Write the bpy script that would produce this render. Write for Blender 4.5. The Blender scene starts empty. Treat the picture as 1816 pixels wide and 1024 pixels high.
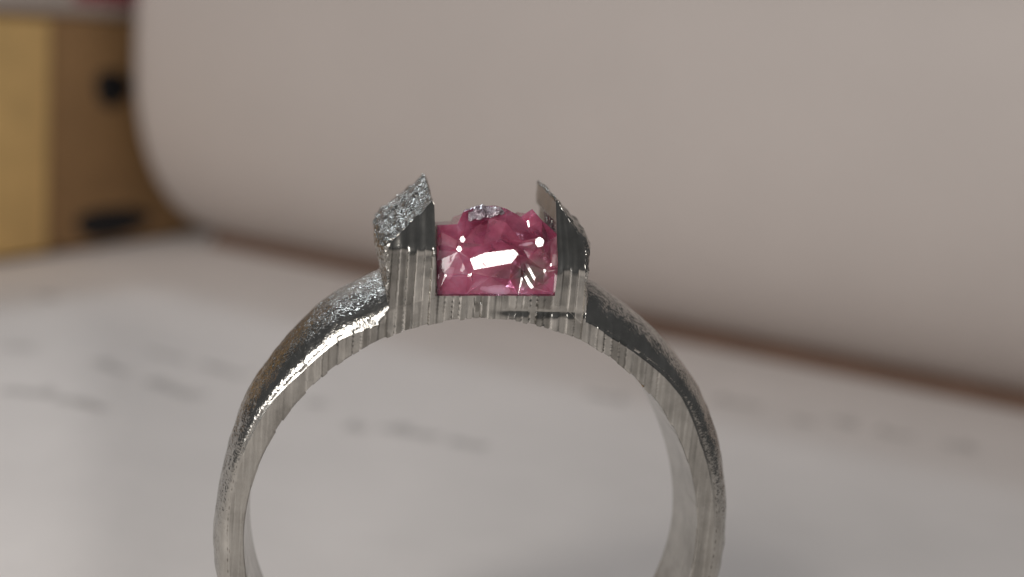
import bpy, bmesh, math, random
from mathutils import Vector, Matrix, noise
from mathutils.geometry import delaunay_2d_cdt

# 1 Blender unit = 1 cm.  Ring lies in the XZ plane, its flat front face at y = 0.
scn = bpy.context.scene
COL = scn.collection

# ------------------------------------------------------------------ camera
CAM = Vector((-0.627, -4.708, 1.911))
RT, UP, FW = Vector((0.988, -0.126, 0.084)), Vector((-0.057, 0.204, 0.977)), Vector((0.141, 0.971, -0.195))
FW.normalize(); RT = (RT - FW * RT.dot(FW)).normalized(); UP = RT.cross(FW)
cd = bpy.data.cameras.new('camera')
cam = bpy.data.objects.new('camera', cd); COL.objects.link(cam)
cam.matrix_world = Matrix(((RT.x, UP.x, -FW.x, CAM.x), (RT.y, UP.y, -FW.y, CAM.y), (RT.z, UP.z, -FW.z, CAM.z), (0, 0, 0, 1)))
cd.sensor_width = 36; cd.lens = 36 * 2390 / 1816
cd.clip_start = 0.1; cd.clip_end = 500
cd.dof.use_dof = True; cd.dof.focus_distance = 4.93; cd.dof.aperture_fstop = 0.33
scn.camera = cam

# ------------------------------------------------------------------ world, lamps, exposure
w = bpy.data.worlds.new('World'); scn.world = w; w.use_nodes = True
bg = w.node_tree.nodes['Background']
bg.inputs['Color'].default_value = (0.95, 0.97, 1.0, 1); bg.inputs['Strength'].default_value = 0.09
scn.view_settings.view_transform = 'Standard'; scn.view_settings.look = 'None'
scn.view_settings.exposure = 0; scn.view_settings.gamma = 1

def lamp(name, loc, target, size, power, col):
    d = bpy.data.lights.new(name, 'AREA'); d.shape = 'RECTANGLE'; d.size, d.size_y = size
    d.energy = power; d.color = col
    o = bpy.data.objects.new(name, d); COL.objects.link(o); o.location = loc
    o.rotation_euler = (Vector(target) - Vector(loc)).to_track_quat('-Z', 'Y').to_euler()
    return o
lamp('desk_lamp_light', (-5.15, -5.72, 7.46), (0, 0, 1), (1.9, 1.9), 330, (1, .96, .9))
lamp('window_light_back', (-5.5, 19, 16.5), (0, 0, 1), (3.0, 2.2), 620, (.82, .92, 1))
lamp('fill_light_back', (-9, 21, 12.5), (0, 0, 1), (10, 6), 190, (.95, .97, 1))  # added unseen fill: big and dim, greys the prong tops
lamp('window_light_side', (-20, -23, 13.0), (1, 5, -1), (26, 11), 7600, (1, .965, .94))
scn.cycles.max_bounces = 14; scn.cycles.transmission_bounces = 12
scn.cycles.sample_clamp_indirect = 8

# ------------------------------------------------------------------ helpers
def mesh_obj(name, verts, faces, mat, parent=None, smooth=False):
    me = bpy.data.meshes.new(name); me.from_pydata([tuple(v) for v in verts], [], faces); me.update()
    if mat: me.materials.append(mat)
    if smooth:
        for p in me.polygons: p.use_smooth = True
    o = bpy.data.objects.new(name, me); COL.objects.link(o)
    if parent: o.parent = parent
    return o
def tag(o, **k):
    for a, b in k.items(): o[a] = b
    return o
def empty(name, loc, **k):
    o = bpy.data.objects.new(name, None); o.empty_display_size = .2
    COL.objects.link(o); o.location = loc; return tag(o, **k)
def fix_normals(o, dist=0.0):
    bm = bmesh.new(); bm.from_mesh(o.data)
    if dist: bmesh.ops.remove_doubles(bm, verts=bm.verts, dist=dist)
    bmesh.ops.recalc_face_normals(bm, faces=bm.faces); bm.to_mesh(o.data); bm.free()
def h1(i, s=0):
    return random.Random(int(i) * 7919 + s * 104729 + 13).random()
def lerp(tab, x):
    if x <= tab[0][0]: return tab[0][1]
    for (a, p), (b, q) in zip(tab, tab[1:]):
        if x <= b:
            t = (x - a) / (b - a); return p + (q - p) * t
    return tab[-1][1]
def smooth(a, b, x):
    t = min(1, max(0, (x - a) / (b - a))); return t * t * (3 - 2 * t)

class NT:
    def __init__(s, name):
        s.m = bpy.data.materials.new(name); s.m.use_nodes = True; s.t = s.m.node_tree
        s.b = s.t.nodes['Principled BSDF']; s.out = s.t.nodes['Material Output']
        s.tc = s.t.nodes.new('ShaderNodeTexCoord')
    def n(s, kind, **k):
        x = s.t.nodes.new('ShaderNode' + kind)
        for a, b in k.items():
            if hasattr(x, a) and a not in x.inputs: setattr(x, a, b)
            else: x.inputs[a.replace('_', ' ')].default_value = b
        return x
    def l(s, a, b): s.t.links.new(a, b)
    def noise(s, scale, detail=4, rough=.55, vec=None, stretch=None):
        x = s.n('TexNoise'); x.inputs['Scale'].default_value = scale
        x.inputs['Detail'].default_value = detail; x.inputs['Roughness'].default_value = rough
        src = vec or s.tc.outputs['Object']
        if stretch:
            mp = s.n('Mapping'); mp.inputs['Scale'].default_value = stretch; s.l(src, mp.inputs['Vector']); src = mp.outputs[0]
        s.l(src, x.inputs['Vector']); return x
    def ramp(s, fac, stops):
        r = s.n('ValToRGB'); e = r.color_ramp.elements
        while len(e) < len(stops): e.new(.5)
        for q, (p, c) in zip(e, stops):
            q.position = p; q.color = (*c, 1) if len(c) == 3 else c
        s.l(fac, r.inputs[0]); return r.outputs[0]
    def bump(s, height, dist, strength=1, prev=None):
        b = s.n('Bump'); b.inputs['Strength'].default_value = strength; b.inputs['Distance'].default_value = dist
        s.l(height, b.inputs['Height'])
        if prev: s.l(prev, b.inputs['Normal'])
        return b.outputs[0]
g3 = lambda v: (v, v, v)

# ------------------------------------------------------------------ materials
def metal_material():
    """Raw cast white metal; sandy and glittering on the outside, streaked on the sawn flat face."""
    k = NT('raw_white_metal'); b = k.b
    b.inputs['Metallic'].default_value = 1
    geo = k.n('NewGeometry'); sep = k.n('SeparateXYZ'); k.l(geo.outputs['Normal'], sep.inputs[0])
    # attribute 'rough_side' : 1 on the sandy outer skin, 0 on flat / inner faces
    at = k.n('Attribute'); at.attribute_name = 'sandy'
    col = k.noise(9, 6, .6)
    c1 = k.ramp(col.outputs['Fac'], [(.3, (.46, .455, .44)), (.5, (.58, .575, .56)), (.72, (.69, .685, .67))])
    stk = k.noise(3.2, 5, .65, stretch=(11, 2, .55))
    c2 = k.ramp(stk.outputs['Fac'], [(.32, (.50, .48, .44)), (.55, (.78, .76, .72)), (.7, (1, .98, .94))])
    mx = k.n('Mix', data_type='RGBA', blend_type='MULTIPLY'); mx.inputs['Factor'].default_value = .55
    k.l(c1, mx.inputs['A']); k.l(c2, mx.inputs['B'])
    dirt = k.noise(26, 3, .6)
    dr = k.ramp(dirt.outputs['Fac'], [(.22, (.45, .40, .33)), (.30, (1, 1, 1))])
    m2 = k.n('Mix', data_type='RGBA', blend_type='MULTIPLY'); m2.inputs['Factor'].default_value = .8
    k.l(mx.outputs['Result'], m2.inputs['A']); k.l(dr, m2.inputs['B'])
    at5 = k.n('Attribute'); at5.attribute_name = 'tone'
    tn = k.ramp(at5.outputs['Fac'], [(0, (.38, .37, .35)), (.5, (.82, .81, .79)), (1, (1.3, 1.28, 1.25))])
    m5 = k.n('Mix', data_type='RGBA', blend_type='MULTIPLY'); m5.inputs['Factor'].default_value = 1
    k.l(m2.outputs['Result'], m5.inputs['A']); k.l(tn, m5.inputs['B'])
    at3 = k.n('Attribute'); at3.attribute_name = 'edge_dark'
    m4 = k.n('Mix', data_type='RGBA', blend_type='MIX'); m4.inputs['B'].default_value = (.07, .06, .05, 1)
    k.l(m5.outputs['Result'], m4.inputs['A']); pw = k.n('Math', operation='POWER'); pw.inputs[1].default_value = 3; k.l(at3.outputs['Fac'], pw.inputs[0]); k.l(pw.outputs[0], m4.inputs['Factor'])
    k.l(m4.outputs['Result'], b.inputs['Base Color'])
    rr = k.noise(14, 4, .6)
    rm = k.n('MapRange'); rm.inputs['To Min'].default_value = .11; rm.inputs['To Max'].default_value = .30
    k.l(rr.outputs['Fac'], rm.inputs['Value']); k.l(rm.outputs[0], b.inputs['Roughness'])
    # sandy bump (cells) and streak bump
    v = k.n('TexVoronoi'); v.inputs['Scale'].default_value = 110; k.l(k.tc.outputs['Object'], v.inputs['Vector'])
    n2 = k.noise(70, 3, .6)
    ad = k.n('Math', operation='ADD'); k.l(v.outputs['Distance'], ad.inputs[0]); k.l(n2.outputs['Fac'], ad.inputs[1])
    sb = k.n('Bump'); sb.inputs['Distance'].default_value = .003; k.l(ad.outputs[0], sb.inputs['Height']); k.l(at.outputs['Fac'], sb.inputs['Strength'])
    s2 = k.noise(7, 6, .7, stretch=(14, 3, .8))
    s2b = k.n('Bump'); s2b.inputs['Distance'].default_value = .006; at2 = k.n('Attribute'); at2.attribute_name = 'streak'; k.l(at2.outputs['Fac'], s2b.inputs['Strength'])
    k.l(s2.outputs['Fac'], s2b.inputs['Height']); k.l(sb.outputs[0], s2b.inputs['Normal'])
    # broken grains: every cell of the sandy skin leans its own way and can flash
    gv = k.n('TexVoronoi'); gv.inputs['Scale'].default_value = 84; gm = k.n('Mapping'); gm.inputs['Scale'].default_value = (1.1, 1.1, .75); k.l(k.tc.outputs['Object'], gm.inputs['Vector']); k.l(gm.outputs[0], gv.inputs['Vector'])
    s_ = k.n('VectorMath', operation='SUBTRACT'); s_.inputs[1].default_value = (.5, .5, .5); k.l(gv.outputs['Color'], s_.inputs[0])
    fm = k.n('Math', operation='MULTIPLY'); fm.inputs[1].default_value = .52; k.l(at.outputs['Fac'], fm.inputs[0])
    sc = k.n('VectorMath', operation='SCALE'); k.l(s_.outputs[0], sc.inputs[0]); k.l(fm.outputs[0], sc.inputs['Scale'])
    aa = k.n('VectorMath', operation='ADD'); k.l(s2b.outputs[0], aa.inputs[0]); k.l(sc.outputs[0], aa.inputs[1])
    nn = k.n('VectorMath', operation='NORMALIZE'); k.l(aa.outputs[0], nn.inputs[0])
    k.l(nn.outputs[0], b.inputs['Normal'])
    if 'Thin Film Thickness' in b.inputs:
        tf = k.n('TexVoronoi'); tf.inputs['Scale'].default_value = 40; k.l(k.tc.outputs['Object'], tf.inputs['Vector'])
        sp = k.n('SeparateColor'); k.l(tf.outputs['Color'], sp.inputs[0])
        mm = k.n('Math', operation='MULTIPLY'); mm.inputs[1].default_value = 420
        m3 = k.n('Math', operation='MULTIPLY'); k.l(sp.outputs[0], mm.inputs[0]); k.l(mm.outputs[0], m3.inputs[0]); k.l(at.outputs['Fac'], m3.inputs[1])
        k.l(m3.outputs[0], b.inputs['Thin Film Thickness'])
    return k.m

def gem_material():
    k = NT('cloudy_pink_crystal'); b = k.b
    n = k.noise(7, 4, .6)
    c = k.ramp(n.outputs['Fac'], [(.38, (.58, .08, .20)), (.53, (.94, .42, .58)), (.64, (.99, .78, .86))])
    b.inputs['Transmission Weight'].default_value = 1; b.inputs['IOR'].default_value = 1.72
    b.inputs['Roughness'].default_value = .03
    # a nearly colourless zone in the lower right of the crystal
    mp = k.n('Mapping'); mp.inputs['Location'].default_value = (-.125 * 8, -.1 * 3, -2.02 * 8); mp.inputs['Scale'].default_value = (8, 3, 8)
    k.l(k.tc.outputs['Object'], mp.inputs['Vector'])
    ln = k.n('VectorMath', operation='LENGTH'); k.l(mp.outputs[0], ln.inputs[0])
    wob = k.noise(12, 3, .6); wa = k.n('Math', operation='MULTIPLY_ADD'); wa.inputs[1].default_value = .9; k.l(wob.outputs['Fac'], wa.inputs[0]); k.l(ln.outputs['Value'], wa.inputs[2])
    zone = k.ramp(wa.outputs[0], [(.72, (1, 1, 1)), (.98, (0, 0, 0))])
    zm = k.n('Mix', data_type='RGBA'); zm.inputs['B'].default_value = (.86, .80, .79, 1)
    k.l(zone, zm.inputs['Factor']); k.l(c, zm.inputs['A']); k.l(zm.outputs['Result'], b.inputs['Base Color'])
    n2 = k.noise(9, 3, .5)
    k.l(k.bump(n2.outputs['Fac'], .012, .5), b.inputs['Normal'])
    # cloudy body
    d = k.n('BsdfPrincipled'); d.inputs['Roughness'].default_value = .22; d.inputs['IOR'].default_value = 1.7
    d.inputs['Subsurface Weight'].default_value = .6; d.inputs['Subsurface Radius'].default_value = (.2, .05, .07); d.inputs['Subsurface Scale'].default_value = .4
    n3 = k.noise(5.5, 5, .6)
    dc = k.ramp(n3.outputs['Fac'], [(.38, (.26, .03, .08)), (.56, (.66, .15, .27)), (.7, (.72, .32, .46))])
    zm2 = k.n('Mix', data_type='RGBA'); zm2.inputs['B'].default_value = (.34, .27, .25, 1)
    k.l(zone, zm2.inputs['Factor']); k.l(dc, zm2.inputs['A'])
    cur, mixf = zm2.outputs['Result'], None
    # lilac zones: the slanted one paints a bright facet's reflection; others tint base, left
    for c_, r_, rot, col_ in (((.098, .02, 2.124), (.058, .20, .017), -.26, (.92, .66, .80)), ((-.005, .02, 1.952), (.095, .20, .034), 0, (.82, .42, .58)), ((-.17, .03, 2.0), (.03, .2, .05), .3, (.70, .30, .42))):
        tm = k.n('Mapping', vector_type='TEXTURE'); tm.inputs['Location'].default_value = c_
        tm.inputs['Rotation'].default_value = (0, rot, 0); tm.inputs['Scale'].default_value = r_
        k.l(k.tc.outputs['Object'], tm.inputs['Vector'])
        le = k.n('VectorMath', operation='LENGTH'); k.l(tm.outputs[0], le.inputs[0])
        wn = k.noise(22, 2, .5); wm = k.n('Math', operation='MULTIPLY_ADD'); wm.inputs[1].default_value = .9
        k.l(wn.outputs['Fac'], wm.inputs[0]); k.l(le.outputs['Value'], wm.inputs[2])
        zz = k.ramp(wm.outputs[0], [(.75, (.9, .9, .9)), (1.15, (.45, .45, .45)), (1.5, (0, 0, 0))])
        q = k.n('Mix', data_type='RGBA'); q.inputs['B'].default_value = (*col_, 1)
        k.l(zz, q.inputs['Factor']); k.l(cur, q.inputs['A']); cur = q.outputs['Result']
        if mixf is None: mixf = zz
        else:
            mz = k.n('Math', operation='MAXIMUM'); k.l(mixf, mz.inputs[0]); k.l(zz, mz.inputs[1]); mixf = mz.outputs[0]
    k.l(cur, d.inputs['Base Color'])
    ms = k.n('MixShader'); ms.inputs[0].default_value = .36
    fr = k.n('MapRange'); fr.inputs['To Min'].default_value = .40; fr.inputs['To Max'].default_value = .62; k.l(mixf, fr.inputs['Value']); k.l(fr.outputs[0], ms.inputs[0])
    k.l(b.outputs[0], ms.inputs[1]); k.l(d.outputs[0], ms.inputs[2]); k.l(ms.outputs[0], k.out.inputs['Surface'])
    return k.m

def plain(name, col, rough=.6, var=.08, scale=3, bump=.002, bscale=40, spec=.4, detail=4):
    k = NT(name)
    n = k.noise(scale, detail, .6)
    k.l(k.ramp(n.outputs['Fac'], [(.3, tuple(c * (1 - var) for c in col)), (.7, tuple(min(1, c * (1 + var)) for c in col))]), k.b.inputs['Base Color'])
    k.b.inputs['Roughness'].default_value = rough; k.b.inputs['Specular IOR Level'].default_value = spec
    n2 = k.noise(bscale, 3, .6); k.l(k.bump(n2.outputs['Fac'], bump, .6), k.b.inputs['Normal'])
    return k.m
def crust_material():
    k = NT('chipped_grey_crust')
    n = k.noise(30, 4, .7)
    k.l(k.ramp(n.outputs['Fac'], [(.35, (.10, .06, .08)), (.5, (.34, .27, .31)), (.65, (.62, .56, .60))]), k.b.inputs['Base Color'])
    k.b.inputs['Roughness'].default_value = .18; k.b.inputs['Metallic'].default_value = .35; k.b.inputs['Coat Weight'].default_value = .5
    n2 = k.noise(60, 3, .6); k.l(k.bump(n2.outputs['Fac'], .01, .9), k.b.inputs['Normal'])
    return k.m
M_CRUST = crust_material()
M_METAL = metal_material()
M_GEM = gem_material()
M_PAPER = plain('white_paper', (.79, .745, .72), .85, .03, 1.2, .004, 30, .2)
M_INK = plain('grey_ink', (.57, .54, .52), .8, .1, 6)
M_ROLL = plain('offwhite_roll', (.455, .407, .380), .55, .03, .5, .01, 6, .35)
M_TABLE = plain('grey_table', (.22, .21, .20), .5, .3, .6)
M_TAN = plain('tan_board', (.34, .20, .09), .6, .12, 2)
M_YEL = plain('yellow_board', (.80, .54, .22), .55, .12, 1.5)
M_WEDGE_SHADE = plain('wedge_shade_brown', (.13, .075, .05), .7, .12, 2)  # shade under the roll, put in as brown colour
M_BLK = plain('black_print', (.012, .012, .014), .6, .1, 3)
M_LID = plain('pale_board', (.48, .42, .38), .6, .06, 2)
M_RED = plain('red_print', (.32, .05, .07), .5, .1, 2)
# ---- measured points (cm)
OUT=[ (-0.2089,0.0120,0.9232),(-0.2165,0.0500,1.0371),(-0.2225,0.0700,1.1651),(-0.1478,0.0900,1.1708),(-0.1266,0.1300,1.2094),(-0.0674,0.1600,1.2318),(-0.0040,0.1700,1.2366),(0.0360,0.1500,1.2297),(0.0876,0.1300,1.2068),(0.1251,0.1200,1.2400),(0.1609,0.1000,1.2038),(0.2209,0.0700,1.1584),(0.2295,0.0400,1.0349),(0.2225,0.0120,0.9481),(0.0839,0.0080,0.9410),(-0.1059,0.0080,0.9300) ]
HEX=[ (-0.0991,0.0331,1.0558),(-0.0469,0.0258,1.0830),(0.0519,-0.0025,1.1066),(0.0685,-0.0162,1.0937),(0.0458,-0.0241,1.0610),(-0.0832,0.0088,1.0222) ]
INN=[ (-0.1039,0.0120,0.9997),(-0.0219,0.0060,0.9996),(0.0490,0.0120,0.9943),(0.0820,0.0120,1.1347),(0.1312,0.0200,1.1487),(0.1369,0.0120,1.1175),(0.1111,0.0200,1.0732),(-0.1478,0.0450,1.1186),(-0.0813,0.0750,1.1672),(-0.0327,0.1100,1.1979),(0.0272,0.0850,1.1892),(-0.0823,0.0120,0.9720),(0.0892,0.0300,1.0326),(0.1766,0.0300,0.9814),(-0.1142,0.1100,1.1843),(0.0657,0.0300,1.1140),(0.0076,0.0550,1.1329),(-0.0518,0.0550,1.1064),(0.0945,0.0350,1.0984),(0.1882,0.0500,1.1389) ]
GLINT_FACETS=[ [(0.1608,0.0062,1.1386),(0.1574,0.0019,1.1272),(0.1483,0.0024,1.1202),(0.1379,0.0073,1.1209),(0.1311,0.0145,1.1289),(0.1309,0.0205,1.1406),(0.1376,0.0225,1.1504),(0.1479,0.0196,1.1537),(0.1571,0.0132,1.1491)],[(-0.1200,0.0418,1.1250),(-0.1246,0.0383,1.1146),(-0.1344,0.0415,1.1135),(-0.1396,0.0482,1.1226),(-0.1350,0.0517,1.1330),(-0.1252,0.0485,1.1342)],[(-0.1295,0.0418,1.0894),(-0.1341,0.0382,1.0791),(-0.1439,0.0414,1.0779),(-0.1491,0.0482,1.0870),(-0.1445,0.0518,1.0974),(-0.1347,0.0486,1.0986)],[(0.1048,0.0977,1.1984),(0.1126,0.0957,1.2013),(0.1169,0.0827,1.1787),(0.1110,0.0839,1.1761)],[(0.1055,0.0506,1.0442),(0.1172,0.0472,1.0476),(0.1291,0.0308,1.0265),(0.1430,0.0137,1.0057),(0.1392,0.0091,0.9940),(0.1234,0.0289,1.0182)],[(0.0984,0.0536,1.0118),(0.1081,0.0511,1.0150),(0.1280,0.0255,0.9837),(0.1398,0.0131,0.9703),(0.1302,0.0136,0.9633),(0.1203,0.0233,0.9733)],[(0.1006,0.0282,0.9940),(0.0973,0.0261,0.9873),(0.0918,0.0293,0.9890),(0.0917,0.0335,0.9967),(0.0971,0.0329,0.9998)],[(0.1812,0.0282,1.0302),(0.1780,0.0256,1.0225),(0.1725,0.0291,1.0245),(0.1724,0.0339,1.0334),(0.1778,0.0333,1.0369)],[(0.2020,0.0335,1.0512),(0.1993,0.0317,1.0455),(0.1950,0.0344,1.0469),(0.1949,0.0380,1.0536),(0.1992,0.0374,1.0563)],[(-0.1772,0.0285,0.9920),(-0.1804,0.0271,0.9872),(-0.1860,0.0297,0.9882),(-0.1861,0.0328,0.9936),(-0.1807,0.0320,0.9960)],[(-0.1025,0.0183,1.0026),(-0.0889,0.0158,1.0081),(-0.0925,0.0110,0.9964),(-0.1043,0.0149,0.9949)],[(-0.2209,0.0559,1.1306),(-0.2076,0.0575,1.1435),(-0.2129,0.0515,1.1277)],[(-0.2159,0.0578,1.0915),(-0.2024,0.0585,1.1025),(-0.2114,0.0486,1.0769)] ]
WORDS=[ ((-2.756,4.571),(-2.386,4.403),0.50),((-2.349,4.307),(-2.049,4.163),0.70),((-2.260,5.297),(-2.038,5.183),1.00),((-1.859,5.063),(-1.473,4.837),0.90),((-1.987,6.006),(-1.641,5.864),0.40),((-1.550,5.830),(-1.227,5.605),0.40),((-3.255,8.013),(-3.065,7.819),0.40),((-0.404,4.454),(-0.267,4.408),0.35),((-0.146,4.463),(0.203,4.305),1.00),((0.316,4.233),(0.561,4.116),1.00),((2.117,5.634),(2.408,5.568),0.45),((2.631,5.603),(2.941,5.445),0.80),((3.132,5.167),(3.248,5.036),0.60),((3.478,5.217),(3.586,5.010),0.80),((3.734,4.915),(3.940,4.802),0.50),((4.179,4.667),(4.330,4.551),0.90),((1.552,5.624),(1.790,5.423),0.50),((-0.693,5.031),(-0.567,4.949),0.40),((-3.043,5.802),(-2.766,5.686),0.30) ]
# ================================================================== SETTING
GZ = -1.0
FA, FB = Vector((-2.40, 5.76)), Vector((-1.71, 1.83))          # a soft crease runs across the sheet
fd = (FB - FA).normalized(); fn = Vector((-fd.y, fd.x))
if fn.x > 0: fn = -fn
def crease(x, y):
    s = (Vector((x, y)) - FA).dot(fn)                           # > 0 : left of the crease
    t = (Vector((x, y)) - FA).dot(fd)
    a = smooth(-3.5, 0.5, t)
    if s > 0: h = max(0, 1 - s / 2.4) ** 1.3
    else: h = max(0, 1 + s / 1.6) ** 2
    return .17 * a * h
def paper_z(x, y): return GZ + crease(x, y)

table = mesh_obj('tabletop', [(-60, -60, GZ - .03), (60, -60, GZ - .03), (60, 60, GZ - .03), (-60, 60, GZ - .03)], [(0, 1, 2, 3)], M_TABLE)
tag(table, kind='structure')
nx, ny = 150, 150
X = [-14 + 30 * i / nx for i in range(nx + 1)]; Y = [-13 + 42 * j / ny for j in range(ny + 1)]
vs = [(x, y, paper_z(x, y)) for y in Y for x in X]
W = nx + 1
fs = [(j * W + i, j * W + i + 1, (j + 1) * W + i + 1, (j + 1) * W + i) for j in range(ny) for i in range(nx)]
base = len(vs)
rim = [(-14, -13), (16, -13), (16, 29), (-14, 29)]
vs += [(x, y, GZ - .012) for x, y in rim]; fs.append(tuple(base + i for i in (3, 2, 1, 0)))
paper = mesh_obj('paper_sheet', vs, fs, M_PAPER, smooth=True)
tag(paper, label='large white sheet of paper with blurred grey writing under the ring', category='paper')

random.seed(5)
for (x0, y0), (x1, y1), s in WORDS:                             # blurred pen writing: each word a thin ink trace
    a, b = Vector((x0, y0)), Vector((x1, y1)); L = (b - a).length
    d = (b - a).normalized(); n = Vector((-d.y, d.x)); vv, ff = [], []
    s *= 1.5 if x0 > 1 else (.55 if x0 < -1.2 else 1)
    pts = []; t = 0
    while t < L:
        hgt = random.choice((.5, .5, .6, 1.1, .45)) * .17
        pts.append(a + d * t + n * (-.02 + random.uniform(-.01, .01)))
        pts.append(a + d * (t + .03) + n * hgt)
        t += random.uniform(.045, .075)
    wd = .008 + .016 * s
    for p, q in zip(pts, pts[1:]):
        e = (q - p).normalized(); m = Vector((-e.y, e.x)) * wd; i = len(vv)
        for c in (p - m, p + m, q + m, q - m):
            vv.append((c.x, c.y, paper_z(c.x, c.y) + .004 + .0004 * (i // 4 % 5)))
        ff.append((i, i + 3, i + 2, i + 1))
    mesh_obj('written_word', vv, ff, M_INK, paper)

# ------------------------------------------------------------------ roll behind
RR = 2.42
ax = Vector((.794, -.608, 0)); pp = Vector((.608, .794, 0)); up = Vector((0, 0, 1))
end = Vector((-1.31, 10.76, GZ + .012)) + pp * 1.32 - ax * 1.14
NS, NL = 96, 60
KOFF = 1.27
LEN = 12.5
def ring_pts(s, k):
    out = []
    for i in range(NS):
        a = 2 * math.pi * i / NS; ca, sa = math.cos(a), math.sin(a)
        e = 2 / 2.6
        q = Vector((math.copysign(abs(ca) ** e, ca), math.copysign(abs(sa) ** e, sa)))
        out.append(end + ax * s + pp * (q.x * RR * k) + up * (RR + q.y * RR * k))
    return out
secs = []
for i in range(7):                                             # rounded end
    t = i / 6 * math.pi / 2
    secs.append((.28 * (1 - math.sin(t)), 1 - .28 / RR * (1 - math.cos(math.pi / 2 - t))))
secs = [(0.0 + .28 * (1 - math.cos(i / 6 * math.pi / 2)), 1 - .28 / RR * (1 - math.sin(i / 6 * math.pi / 2))) for i in range(7)]
sl = [(secs[0][0], secs[0][1])] + secs[1:] + [(.28 + (LEN - .28) * i / NL, 1.0) for i in range(1, NL + 1)]
vs, fs = [], []
for s, k in sl: vs += ring_pts(s, k)
for j in range(len(sl) - 1):
    for i in range(NS):
        i2 = (i + 1) % NS; fs.append((j * NS + i, j * NS + i2, (j + 1) * NS + i2, (j + 1) * NS + i))
roll = mesh_obj('paper_roll', vs, fs, M_ROLL, smooth=True)
# end discs: flat outer ring plus the hollow core, so it reads as a roll from the side
def end_cap(s, k, inward):
    v2, f2 = [], []
    for kk, dd in ((k, 0), (.32, 0), (.30, .9 * inward)):
        v2 += [p + ax * dd for p in ring_pts(s, kk)]
    for j in range(2):
        for i in range(NS):
            i2 = (i + 1) % NS; f2.append((j * NS + i, (j + 1) * NS + i, (j + 1) * NS + i2, j * NS + i2))
    f2.append(tuple(2 * NS + i for i in range(NS)))
    c = mesh_obj('roll_end', v2, f2, M_ROLL, roll); fix_normals(c)
end_cap(0.0, secs[0][1], 1); end_cap(LEN, 1.0, -1)
fix_normals(roll)
# added brown strip: painted shade in the wedge between roll and sheet
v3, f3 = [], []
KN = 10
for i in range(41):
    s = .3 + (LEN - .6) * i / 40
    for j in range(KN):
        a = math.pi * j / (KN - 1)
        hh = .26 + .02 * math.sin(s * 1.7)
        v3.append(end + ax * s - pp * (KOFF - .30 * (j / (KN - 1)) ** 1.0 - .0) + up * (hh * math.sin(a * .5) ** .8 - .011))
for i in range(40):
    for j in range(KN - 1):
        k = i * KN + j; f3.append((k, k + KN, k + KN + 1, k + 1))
strip = mesh_obj('wedge_shade', v3, f3, M_WEDGE_SHADE, roll, smooth=True)
tag(roll, label='thick off-white roll lying diagonally across the paper behind the ring', category='roll')

# ------------------------------------------------------------------ box at the left
bd = Vector((.584, .812, 0)); bn = Vector((.812, -.584, 0))      # along the face, out of the face
bo = Vector((-3.52, 10.1, GZ))
def slab(name, s0, s1, z0, z1, d0, d1, mat, parent, bev=.04, seg=3):
    vs = []
    for z in (z0, z1):
        for s, d in ((s0, d0), (s1, d0), (s1, d1), (s0, d1)):
            vs.append(bo + bd * s + bn * d + Vector((0, 0, z)))
    fs = [(0, 1, 2, 3), (4, 7, 6, 5), (0, 4, 5, 1), (1, 5, 6, 2), (2, 6, 7, 3), (3, 7, 4, 0)]
    o = mesh_obj(name, vs, fs, mat, parent); fix_normals(o)
    if bev:
        bm = bmesh.new(); bm.from_mesh(o.data)
        bmesh.ops.bevel(bm, geom=bm.edges[:], offset=bev, segments=seg, affect='EDGES', profile=.5)
        for f in bm.faces: f.smooth = True
        bm.to_mesh(o.data); bm.free()
    return o
box = empty('carton', (0, 0, 0), label='small tan carton with yellow left part, black marks and pale lid left of the roll', category='box')
slab('carton_body', -2.1, 3.3, .035, 2.56, -3.4, 0, M_TAN, box, .07)
slab('yellow_slab', -2.05, -.08, .07, 2.50, .002, .035, M_YEL, box, .015)  # yellow slab over the left of the tan face
slab('lid', -2.16, 3.36, 2.565, 3.5, -3.46, .05, M_LID, box, .06)
slab('red_band', .22, 1.5, 2.71, 3.3, .051, .062, M_RED, box, 0)
def blot(name, cs, cz, rs, rz):
    vs = []; N = 28
    for d, k in ((.001, 1), (.02, 1), (.03, .8)):
        for i in range(N):
            a = 2 * math.pi * i / N; r = k * (1 + .08 * math.sin(3 * a + cs))
            vs.append(bo + bd * (cs + rs * r * math.cos(a)) + bn * d + Vector((0, 0, cz + rz * r * math.sin(a))))
    fs = [(j * N + i, j * N + (i + 1) % N, (j + 1) * N + (i + 1) % N, (j + 1) * N + i) for j in range(2) for i in range(N)]
    fs.append(tuple(2 * N + i for i in range(N)))
    o = mesh_obj(name, vs, fs, M_BLK, box); fix_normals(o); return o
blot('black_dot', .84, 1.80, .26, .20)
blot('black_bar', .89, .29, .56, .17)

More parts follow.
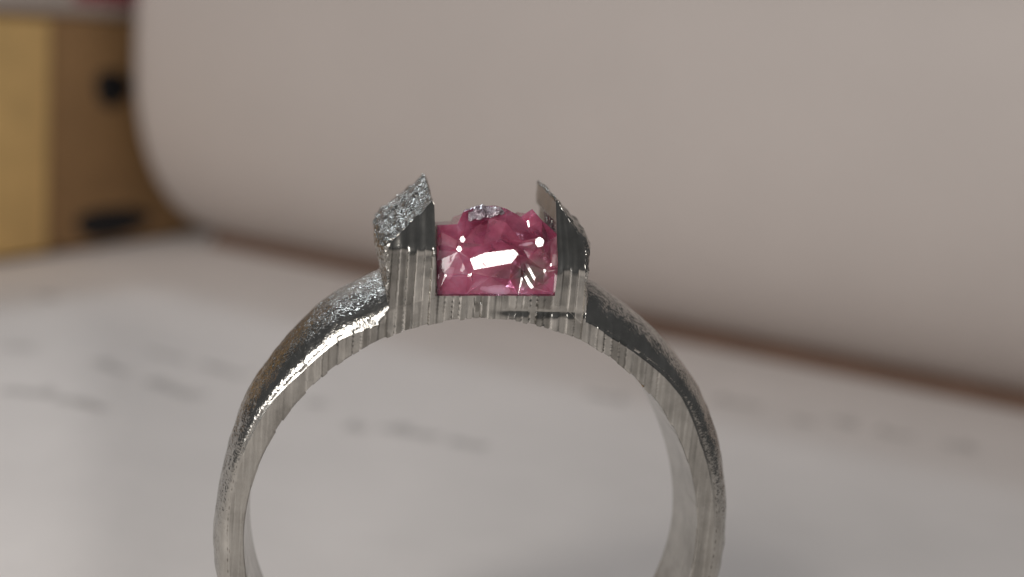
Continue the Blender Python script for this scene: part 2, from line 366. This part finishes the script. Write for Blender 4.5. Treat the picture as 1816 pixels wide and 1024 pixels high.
# ================================================================== RING
ring = empty('gem_ring', (0, 0, -1.0), label='unpolished white metal ring with open channel head holding a pink stone', category='ring')
def rp(name, vs, fs, mat, smooth=True):
    o = mesh_obj(name, [(v[0], v[1], v[2] + 1.0) for v in vs], fs, mat, ring, smooth); return o
PITCH = .0272
def layer(x):
    """Uneven print layers / saw marks: returns height offset (0..1 style) for a position across the ring."""
    q = x / PITCH + .35 * math.sin(x * 9.1) ; i = math.floor(q); f = q - i
    edge = min(f, 1 - f)
    return i, edge
def stripe(x, z):
    i, e = layer(x)
    amp = .12 + .88 * max(0, 1 - max(0, abs(x) - .30) / .45)
    if z < .35: amp *= .7
    g = -(h1(i) - .5) * .009 * amp
    wob = noise.noise(Vector((i * 3.1, z * 5, 0)))
    g += wob * .002 * amp
    ridge = max(0, 1 - e / .14) * (.35 + .65 * h1(i, 3)) * (.6 + .8 * noise.noise(Vector((i * 1.7, z * 9, 4))))
    f = (x / PITCH) 
    return g + (.004 * ridge * (1 if h1(i, 5) > .45 else -.8)) * amp
def tone(x, z):
    i, e = layer(x)
    amp = 1 - .75 * smooth(.35, .8, abs(x))
    v = (h1(i, 21) - .5) * 1.0 + .35 * noise.noise(Vector((i * 2.3, z * 6, 9)))
    if e < .19: v += (1.3 if h1(i, 5) > .45 else -.9) * max(0, .45 + noise.noise(Vector((i * 1.3, z * 8, 2))))
    return max(0, min(1, .5 + v * .62 * amp))
def gouge(x, z):
    """Horizontal file mark along the right of the bridge."""
    zc = .885 + .03 * (x - .1)
    m = smooth(-.02, .06, x) * (1 - smooth(.30, .36, x))
    return m * math.exp(-((z - zc) / .014) ** 2)
def front_y(x, z):
    gz = gouge(x, z)
    return stripe(x, z) * (1 - .85 * gz) + .004 * gz + .0008 * noise.noise(Vector((x * 20, 0, z * 20)))
def set_sandy(o, fn):
    at = o.data.attributes.new('sandy', 'FLOAT', 'POINT')
    for i, v in enumerate(o.data.vertices): at.data[i].value = fn(v.co.x, v.co.y, v.co.z - 1.0)

RIN = .85
RF = [(-180, .91), (-100, .909), (-95, .903), (-90, .904), (-82, .908), (-73, .919), (-58, .925), (-47, .916), (-36, .926), (-30, .912), (-27.4, .906), (-25, .925), (-23, .955), (-16, .955),
      (16, .955), (19.3, .925), (29, .920), (38, .929), (45, .940), (51, .944), (63, .924), (90, .92), (180, .91)]
RD = [(-180, .985), (-98, .975), (-90, .970), (-84, .965), (-77, .967), (-70, .975), (-63, .988), (-56, .990), (-48, .996), (-41, 1.008), (-33, 1.016), (-25, 1.014), (-20, 1.0), (-17, .965),
      (17, .965), (19, 1.022), (23, 1.034), (29, 1.026), (43, 1.027), (56, 1.026), (63, 1.02), (72, 1.007), (78, 1.002), (86, .997), (97, 1.003), (180, .985)]
def wid(th):
    c = max(0, math.cos(math.radians(th))); return .37 + .25 * c ** 1.2
NT_ = 1700
vs, fs, sandy, streak, edge_dark, tones = [], [], [], [], [], []
NF, ND, NB, NI = 20, 40, 4, 12
for it in range(NT_):
    th = -180 + 360 * it / NT_; a = math.radians(th); s, c = math.sin(a), math.cos(a)
    rf, rd, wd = lerp(RF, th), lerp(RD, th), wid(th)
    head = 1 - smooth(13.3, 14.3, abs(th))
    if abs(th) < 16:
        flat = (.935 + .057 * math.tan(a) * .93) / c
        rf = rf + (flat - rf) * (1 - smooth(13.2, 13.8, abs(th))) if abs(th) > 13.2 else flat
        rd = rf if abs(th) < 14 else max(rd, rf)
    prof = []
    for i in range(NF):                                        # flat front, inner -> outer
        r = RIN + (rf - RIN) * i / (NF - 1)
        x, z = r * s, r * c
        e = min(i, NF - 1 - i)
        prof.append((r, front_y(x, z) + (.004 if e == 0 and abs(th) > 27 else 0), 0.0))
    for i in range(1, ND + 1):                                 # domed outside
        u = (1 - math.cos(math.pi * i / ND)) / 2
        sh = (1 - abs(2 * u - 1) ** 2.3) ** .52 if 0 < u < 1 else 0
        r = rf + (rd - rf) * sh
        y = .004 + (wd - .004) * u
        x, z = r * s, r * c
        nse = noise.noise(Vector((x * 17, y * 17, z * 17))) * .004 + noise.noise(Vector((x * 45, y * 45, z * 45))) * .0012
        k = min(1, .15 + u * 12, (1 - u) * 12) * (.25 if head > .5 else 1)
        ii, ee = layer(x)
        prof.append((r + nse * k, y, .22 + .6 * min(1, u * 6)))
    for i in range(1, NB + 1): prof.append((rf + (RIN - rf) * i / NB, wd, .3))
    for i in range(1, NI):
        u = i / NI; y = wd * (1 - u)
        prof.append((RIN + .004 * (abs(2 * u - 1) ** 6), y, 0.0))
    for j, (r, y, sd) in enumerate(prof):
        x0 = RIN * s
        if j == 0 or j >= NF + ND + NB:                         # stepped inner surface
            i_, e_ = layer(x0); near = max(0, 1 - y / .25)
            r += (h1(i_, 9) - .5) * .008 * (.3 + .7 * near) * abs(c) ** .5 + (.006 if e_ < .12 and h1(i_, 2) > .5 else 0) * near * abs(c)
        vs.append((r * s, y, r * c)); sandy.append(sd)
        streak.append(.22 * (1 - .9 * gouge(r * s, r * c)) if y < .003 else .12)
        gr = 0
        if j == NF and abs(th) > 30:                     # broken dark line along the outer front edge
            gr = max(0, min(1, 1.6 * noise.noise(Vector((th * 1.1, 2, 0))) + .62)) * smooth(30, 60, abs(th))
        edge_dark.append(gr); tones.append((tone(r * s, r * c) * (1 - .25 * gouge(r * s, r * c))) if y < .003 else .6)
P = len(prof)
for it in range(NT_):
    i2 = (it + 1) % NT_
    for j in range(P):
        j2 = (j + 1) % P; fs.append((it * P + j, i2 * P + j, i2 * P + j2, it * P + j2))
band = rp('band', vs, fs, M_METAL)
at = band.data.attributes.new('sandy', 'FLOAT', 'POINT')
for i, s in enumerate(sandy): at.data[i].value = s
for nm_, ls in (('streak', streak), ('edge_dark', edge_dark), ('tone', tones)):
    at = band.data.attributes.new(nm_, 'FLOAT', 'POINT')
    for i, s in enumerate(ls): at.data[i].value = s
band.data.set_sharp_from_angle(angle=math.radians(50)) if hasattr(band.data, 'set_sharp_from_angle') else None
fix_normals(band)

# ------------------------------------------------------------------ prongs
def prong(side):
    DEP = .61
    if side < 0:
        xi = lambda z, y: lerp([(.9, -.217), (1.30, -.240)], z)
        def xo(z, y):
            b = math.sin(math.pi * min(1, y / DEP * .9 + .07)) ** .7 if y > 0 else 0
            return lerp([(.82, -.375), (.93, -.383), (1.0, -.387), (1.12, -.402), (1.2, -.402)], z) - .040 * b * lerp([(.9, .3), (1.05, 1), (1.3, 1)], z)
        # t = 0 outer .. 1 inner
        ztop = lambda t, y: lerp([(0, 1.085), (.08, 1.108), (.3, 1.142), (.5, 1.175), (.95, 1.247), (1, 1.238)], t) + .035 * smooth(0, .5, y) + (0.008 * noise.noise(Vector((t * 9, y * 12, 1))))
        zbev = lambda t: 1.095 + .006 * noise.noise(Vector((t * 5, 3, 3)))
    else:
        def xi(z, y):
            x = lerp([(.9, .213), (1.06, .2165), (1.30, .214)], z)
            n = smooth(.06, .10, y)
            x += .014 * n * smooth(1.00, 1.05, z) * (1 - smooth(1.185, 1.20, z))          # cut for the stone
            x -= .004 * smooth(.1, .6, y) * smooth(1.19, 1.23, z)
            return x
        def xo(z, y):
            b = math.sin(math.pi * min(1, y / DEP * .9 + .07)) ** .7 if y > 0 else 0
            return lerp([(.82, .335), (.95, .333), (1.0, .322), (1.06, .318), (1.1, .322), (1.15, .318), (1.2, .30)], z) + .046 * b * lerp([(.9, .2), (1.0, .5), (1.12, 1), (1.3, 1)], z)
        ztop = lambda t, y: lerp([(0, 1.125), (.12, 1.165), (.35, 1.20), (.7, 1.243), (.96, 1.278), (1, 1.27)], t) + .012 * smooth(0, .5, y) + (0.006 * noise.noise(Vector((t * 9, y * 12, 8))))
        zbev = lambda t: 1.055 + .006 * noise.noise(Vector((t * 5, 3, 7)))
    def zbot(x, y):
        th = math.degrees(math.atan2(x, .9)); r = lerp(RF, th)
        if abs(th) < 16: r = (.935 + .057 * x) / math.cos(math.radians(th)) if abs(th) < 13.2 else r
        return math.sqrt(max(.1, r * r - x * x))
    NX, NZ, NY = 64, 90, 60
    V, Fc, idx = [], [], {}
    def pt(a, b, d):
        key = (a, b, d)
        if key in idx: return idx[key]
        t, w_, q = a / NX, b / NZ, d / NY
        y = DEP * q
        zt = ztop(t, y); xa, xb = xo(.95, y), xi(.95, y)
        xg = xa + (xb - xa) * t
        zb = zbot(xg, y) - (.014 if d == 0 else .03)
        z = zb + (zt - zb) * w_
        x = xo(z, y) + (xi(z, y) - xo(z, y)) * t
        # relief: the upper front leans back, everything behind it is squeezed accordingly
        bd_ = z - zbev(t); bev = .008 * math.log(1 + math.exp(min(30, bd_ / .008)))
        yy = bev * .75 + (DEP - bev * .75) * q
        if d == 0:
            fade = 1 - smooth(-.03, .01, z - zbev(t))
            yy = front_y(x, z) * fade - .0016 + bev * .75 + .0015 * noise.noise(Vector((x * 12, 5, z * 12))) * (1 - fade)
        outer = smooth(.55, 0, t) if False else max(0, 1 - t * 3)
        top = smooth(.75, 1, w_)
        sandk = 1 if (a == 0 or b == NZ) and d not in (0,) else (.5 if (a == 0 or b == NZ) else 0)
        nv = Vector((noise.noise(Vector((x * 26, yy * 26, z * 26))), 0, noise.noise(Vector((x * 26 + 9, yy * 26, z * 26)))))
        nw = Vector((noise.noise(Vector((x * 60, yy * 60, z * 60 + 4))), 0, noise.noise(Vector((x * 60 + 9, yy * 60, z * 60)))))
        x += (nv.x * .006 + nw.x * .0025) * sandk; z += (nv.z * .006 + nw.z * .0025) * sandk
        if a == NX and d and 1.0 < z < 1.2:                       # filed scratches on the inner wall
            if side > 0:
                m_ = smooth(1.085, 1.10, z) * (1 - smooth(1.185, 1.20, z)) * smooth(.05, .08, y) * (1 - smooth(.40, .46, y))
                x += (.5 - ((y + .35 * z) / .042 + .3 * noise.noise(Vector((y * 9, 1, z * 20)))) % 1.0) * .022 * m_
        idx[key] = len(V); V.append((x, yy, z))
        sd = 1.0 if (a == 0 or b == NZ or (a < 3 and d > 1)) else (.9 if side > 0 and a == NX and d > 1 and 1.09 < z < 1.2 else 0.0)
        S.append(sd)
        T.append(.22 * (1 - smooth(-.03, .01, z - zbev(t))) * (1 - .9 * gouge(x, z)) if d == 0 else .15)
        T2.append(.6 + (tone(x, z) - .6) * (1 - smooth(-.03, .01, z - zbev(t))) if d == 0 else .6)
        return idx[key]
    S, T, T2 = [], [], []
    def quad(p, q, r, s): Fc.append((pt(*p), pt(*q), pt(*r), pt(*s)))
    for a in range(NX):
        for b in range(NZ):
            for d in (0, NY): quad((a, b, d), (a + 1, b, d), (a + 1, b + 1, d), (a, b + 1, d))
        for d in range(NY):
            for b in (0, NZ): quad((a, b, d), (a + 1, b, d), (a + 1, b, d + 1), (a, b, d + 1))
    for b in range(NZ):
        for d in range(NY):
            for a in (0, NX): quad((a, b, d), (a, b + 1, d), (a, b + 1, d + 1), (a, b, d + 1))
    o = rp('prong', V, Fc, M_METAL)
    at = o.data.attributes.new('sandy', 'FLOAT', 'POINT')
    for i, s in enumerate(S): at.data[i].value = s
    at = o.data.attributes.new('streak', 'FLOAT', 'POINT')
    for i, s in enumerate(T): at.data[i].value = s
    at = o.data.attributes.new('tone', 'FLOAT', 'POINT')
    for i, s in enumerate(T2): at.data[i].value = s
    fix_normals(o)
    if hasattr(o.data, 'set_sharp_from_angle'): o.data.set_sharp_from_angle(angle=math.radians(34))
    return o
p1 = prong(-1); p1['label'] = 'wider left prong with sandy glittering slanted top'
p2 = prong(1); p2['label'] = 'narrower right prong with dark smooth upper face'

# ------------------------------------------------------------------ stone
pts = [Vector(p) for p in OUT] + [Vector(p) for p in HEX] + [Vector(p) for p in INN]
no, nh = len(OUT), len(HEX)
edges = [(i, (i + 1) % no) for i in range(no)] + [(no + i, no + (i + 1) % nh) for i in range(nh)]
for glint in GLINT_FACETS:                                              # small facets shaped and tilted to mirror the lamp as glints
    k0 = len(pts); pts += [Vector(p) for p in glint]
    edges += [(k0 + i, k0 + (i + 1) % len(glint)) for i in range(len(glint))]
res = delaunay_2d_cdt([Vector((p.x, p.z)) for p in pts], edges, [], 1, 1e-5)
v2, _, f2, ov = res[0], res[1], res[2], res[3]
vs = []
for q, src in zip(v2, ov):
    y = pts[src[0]].y if src else .04
    vs.append((q.x, y + .012, q.y))
fs = [tuple(reversed(f)) for f in f2]
front = {src[0]: i for i, src in enumerate(ov) if src and src[0] < no}
for s_ in ov:
    pass
fi = []
for k in range(no):
    for i, src in enumerate(ov):
        if k in src: fi.append(i); break
cx, cz = .0, 1.07
rows = [fi]
for yy, kx, kz, jit in ((.24, 1.0, 1.0, .010), (.40, .97, .93, .012), (.55, .80, .72, .012)):
    row = []
    for k in range(no):
        p = vs[fi[k]]
        rnd = random.Random(k * 31 + int(yy * 100))
        x = cx + (p[0] - cx) * kx + rnd.uniform(-jit, jit); z = cz + (p[2] - cz) * (kz if p[2] < 1.1 else kz - .10 - yy * .55) + rnd.uniform(-jit, jit)
        x = min(max(x, -.222), .228); z = max(z, .932 + .057 * x)
        row.append(len(vs)); vs.append((x, yy + rnd.uniform(-.03, .03), z))
    rows.append(row)
for A, B in zip(rows, rows[1:]):
    for k in range(no):
        k2 = (k + 1) % no
        if k % 2: fs += [(A[k], A[k2], B[k2]), (A[k], B[k2], B[k])]
        else: fs += [(A[k], A[k2], B[k]), (A[k2], B[k2], B[k])]
vs.append((0, .60, 1.04)); top = len(vs) - 1
for k in range(no): fs.append((rows[-1][k], rows[-1][(k + 1) % no], top))
gem = rp('gemstone', vs, fs, M_GEM, smooth=False); fix_normals(gem)
gem['label'] = 'cloudy pink crystal with chipped edge, small glint facets and one bright white reflection'

# rough chipped patch on the upper left edge of the stone
nu, nv_ = 26, 9
cv, cf = [], []
for j in range(nv_ + 1):
    for i in range(nu + 1):
        u, v = i / nu, j / nv_
        x = -.140 + .150 * u
        zt = lerp([(0, 1.176), (.12, 1.212), (.45, 1.233), (1, 1.236)], u)
        wdt = .052 * (math.sin(math.pi * min(1, .12 + u * .88)) ** .7) + .006
        z = zt - wdt * (1 - v) + .006 * noise.noise(Vector((x * 30, v * 3, 1)))
        y = .112 + .05 * v + .014 * noise.noise(Vector((x * 45, z * 45, 2))) - .02 * math.sin(math.pi * v)
        cv.append((x, y + .012, z + .004 * noise.noise(Vector((x * 60, z * 60, 7)))))
for j in range(nv_):
    for i in range(nu):
        k = j * (nu + 1) + i; cf.append((k, k + 1, k + nu + 2, k + nu + 1))
crust = rp('chipped_crust', cv, cf, M_CRUST, smooth=False); crust.parent = gem
sm = crust.modifiers.new('depth', 'SOLIDIFY'); sm.thickness = .02
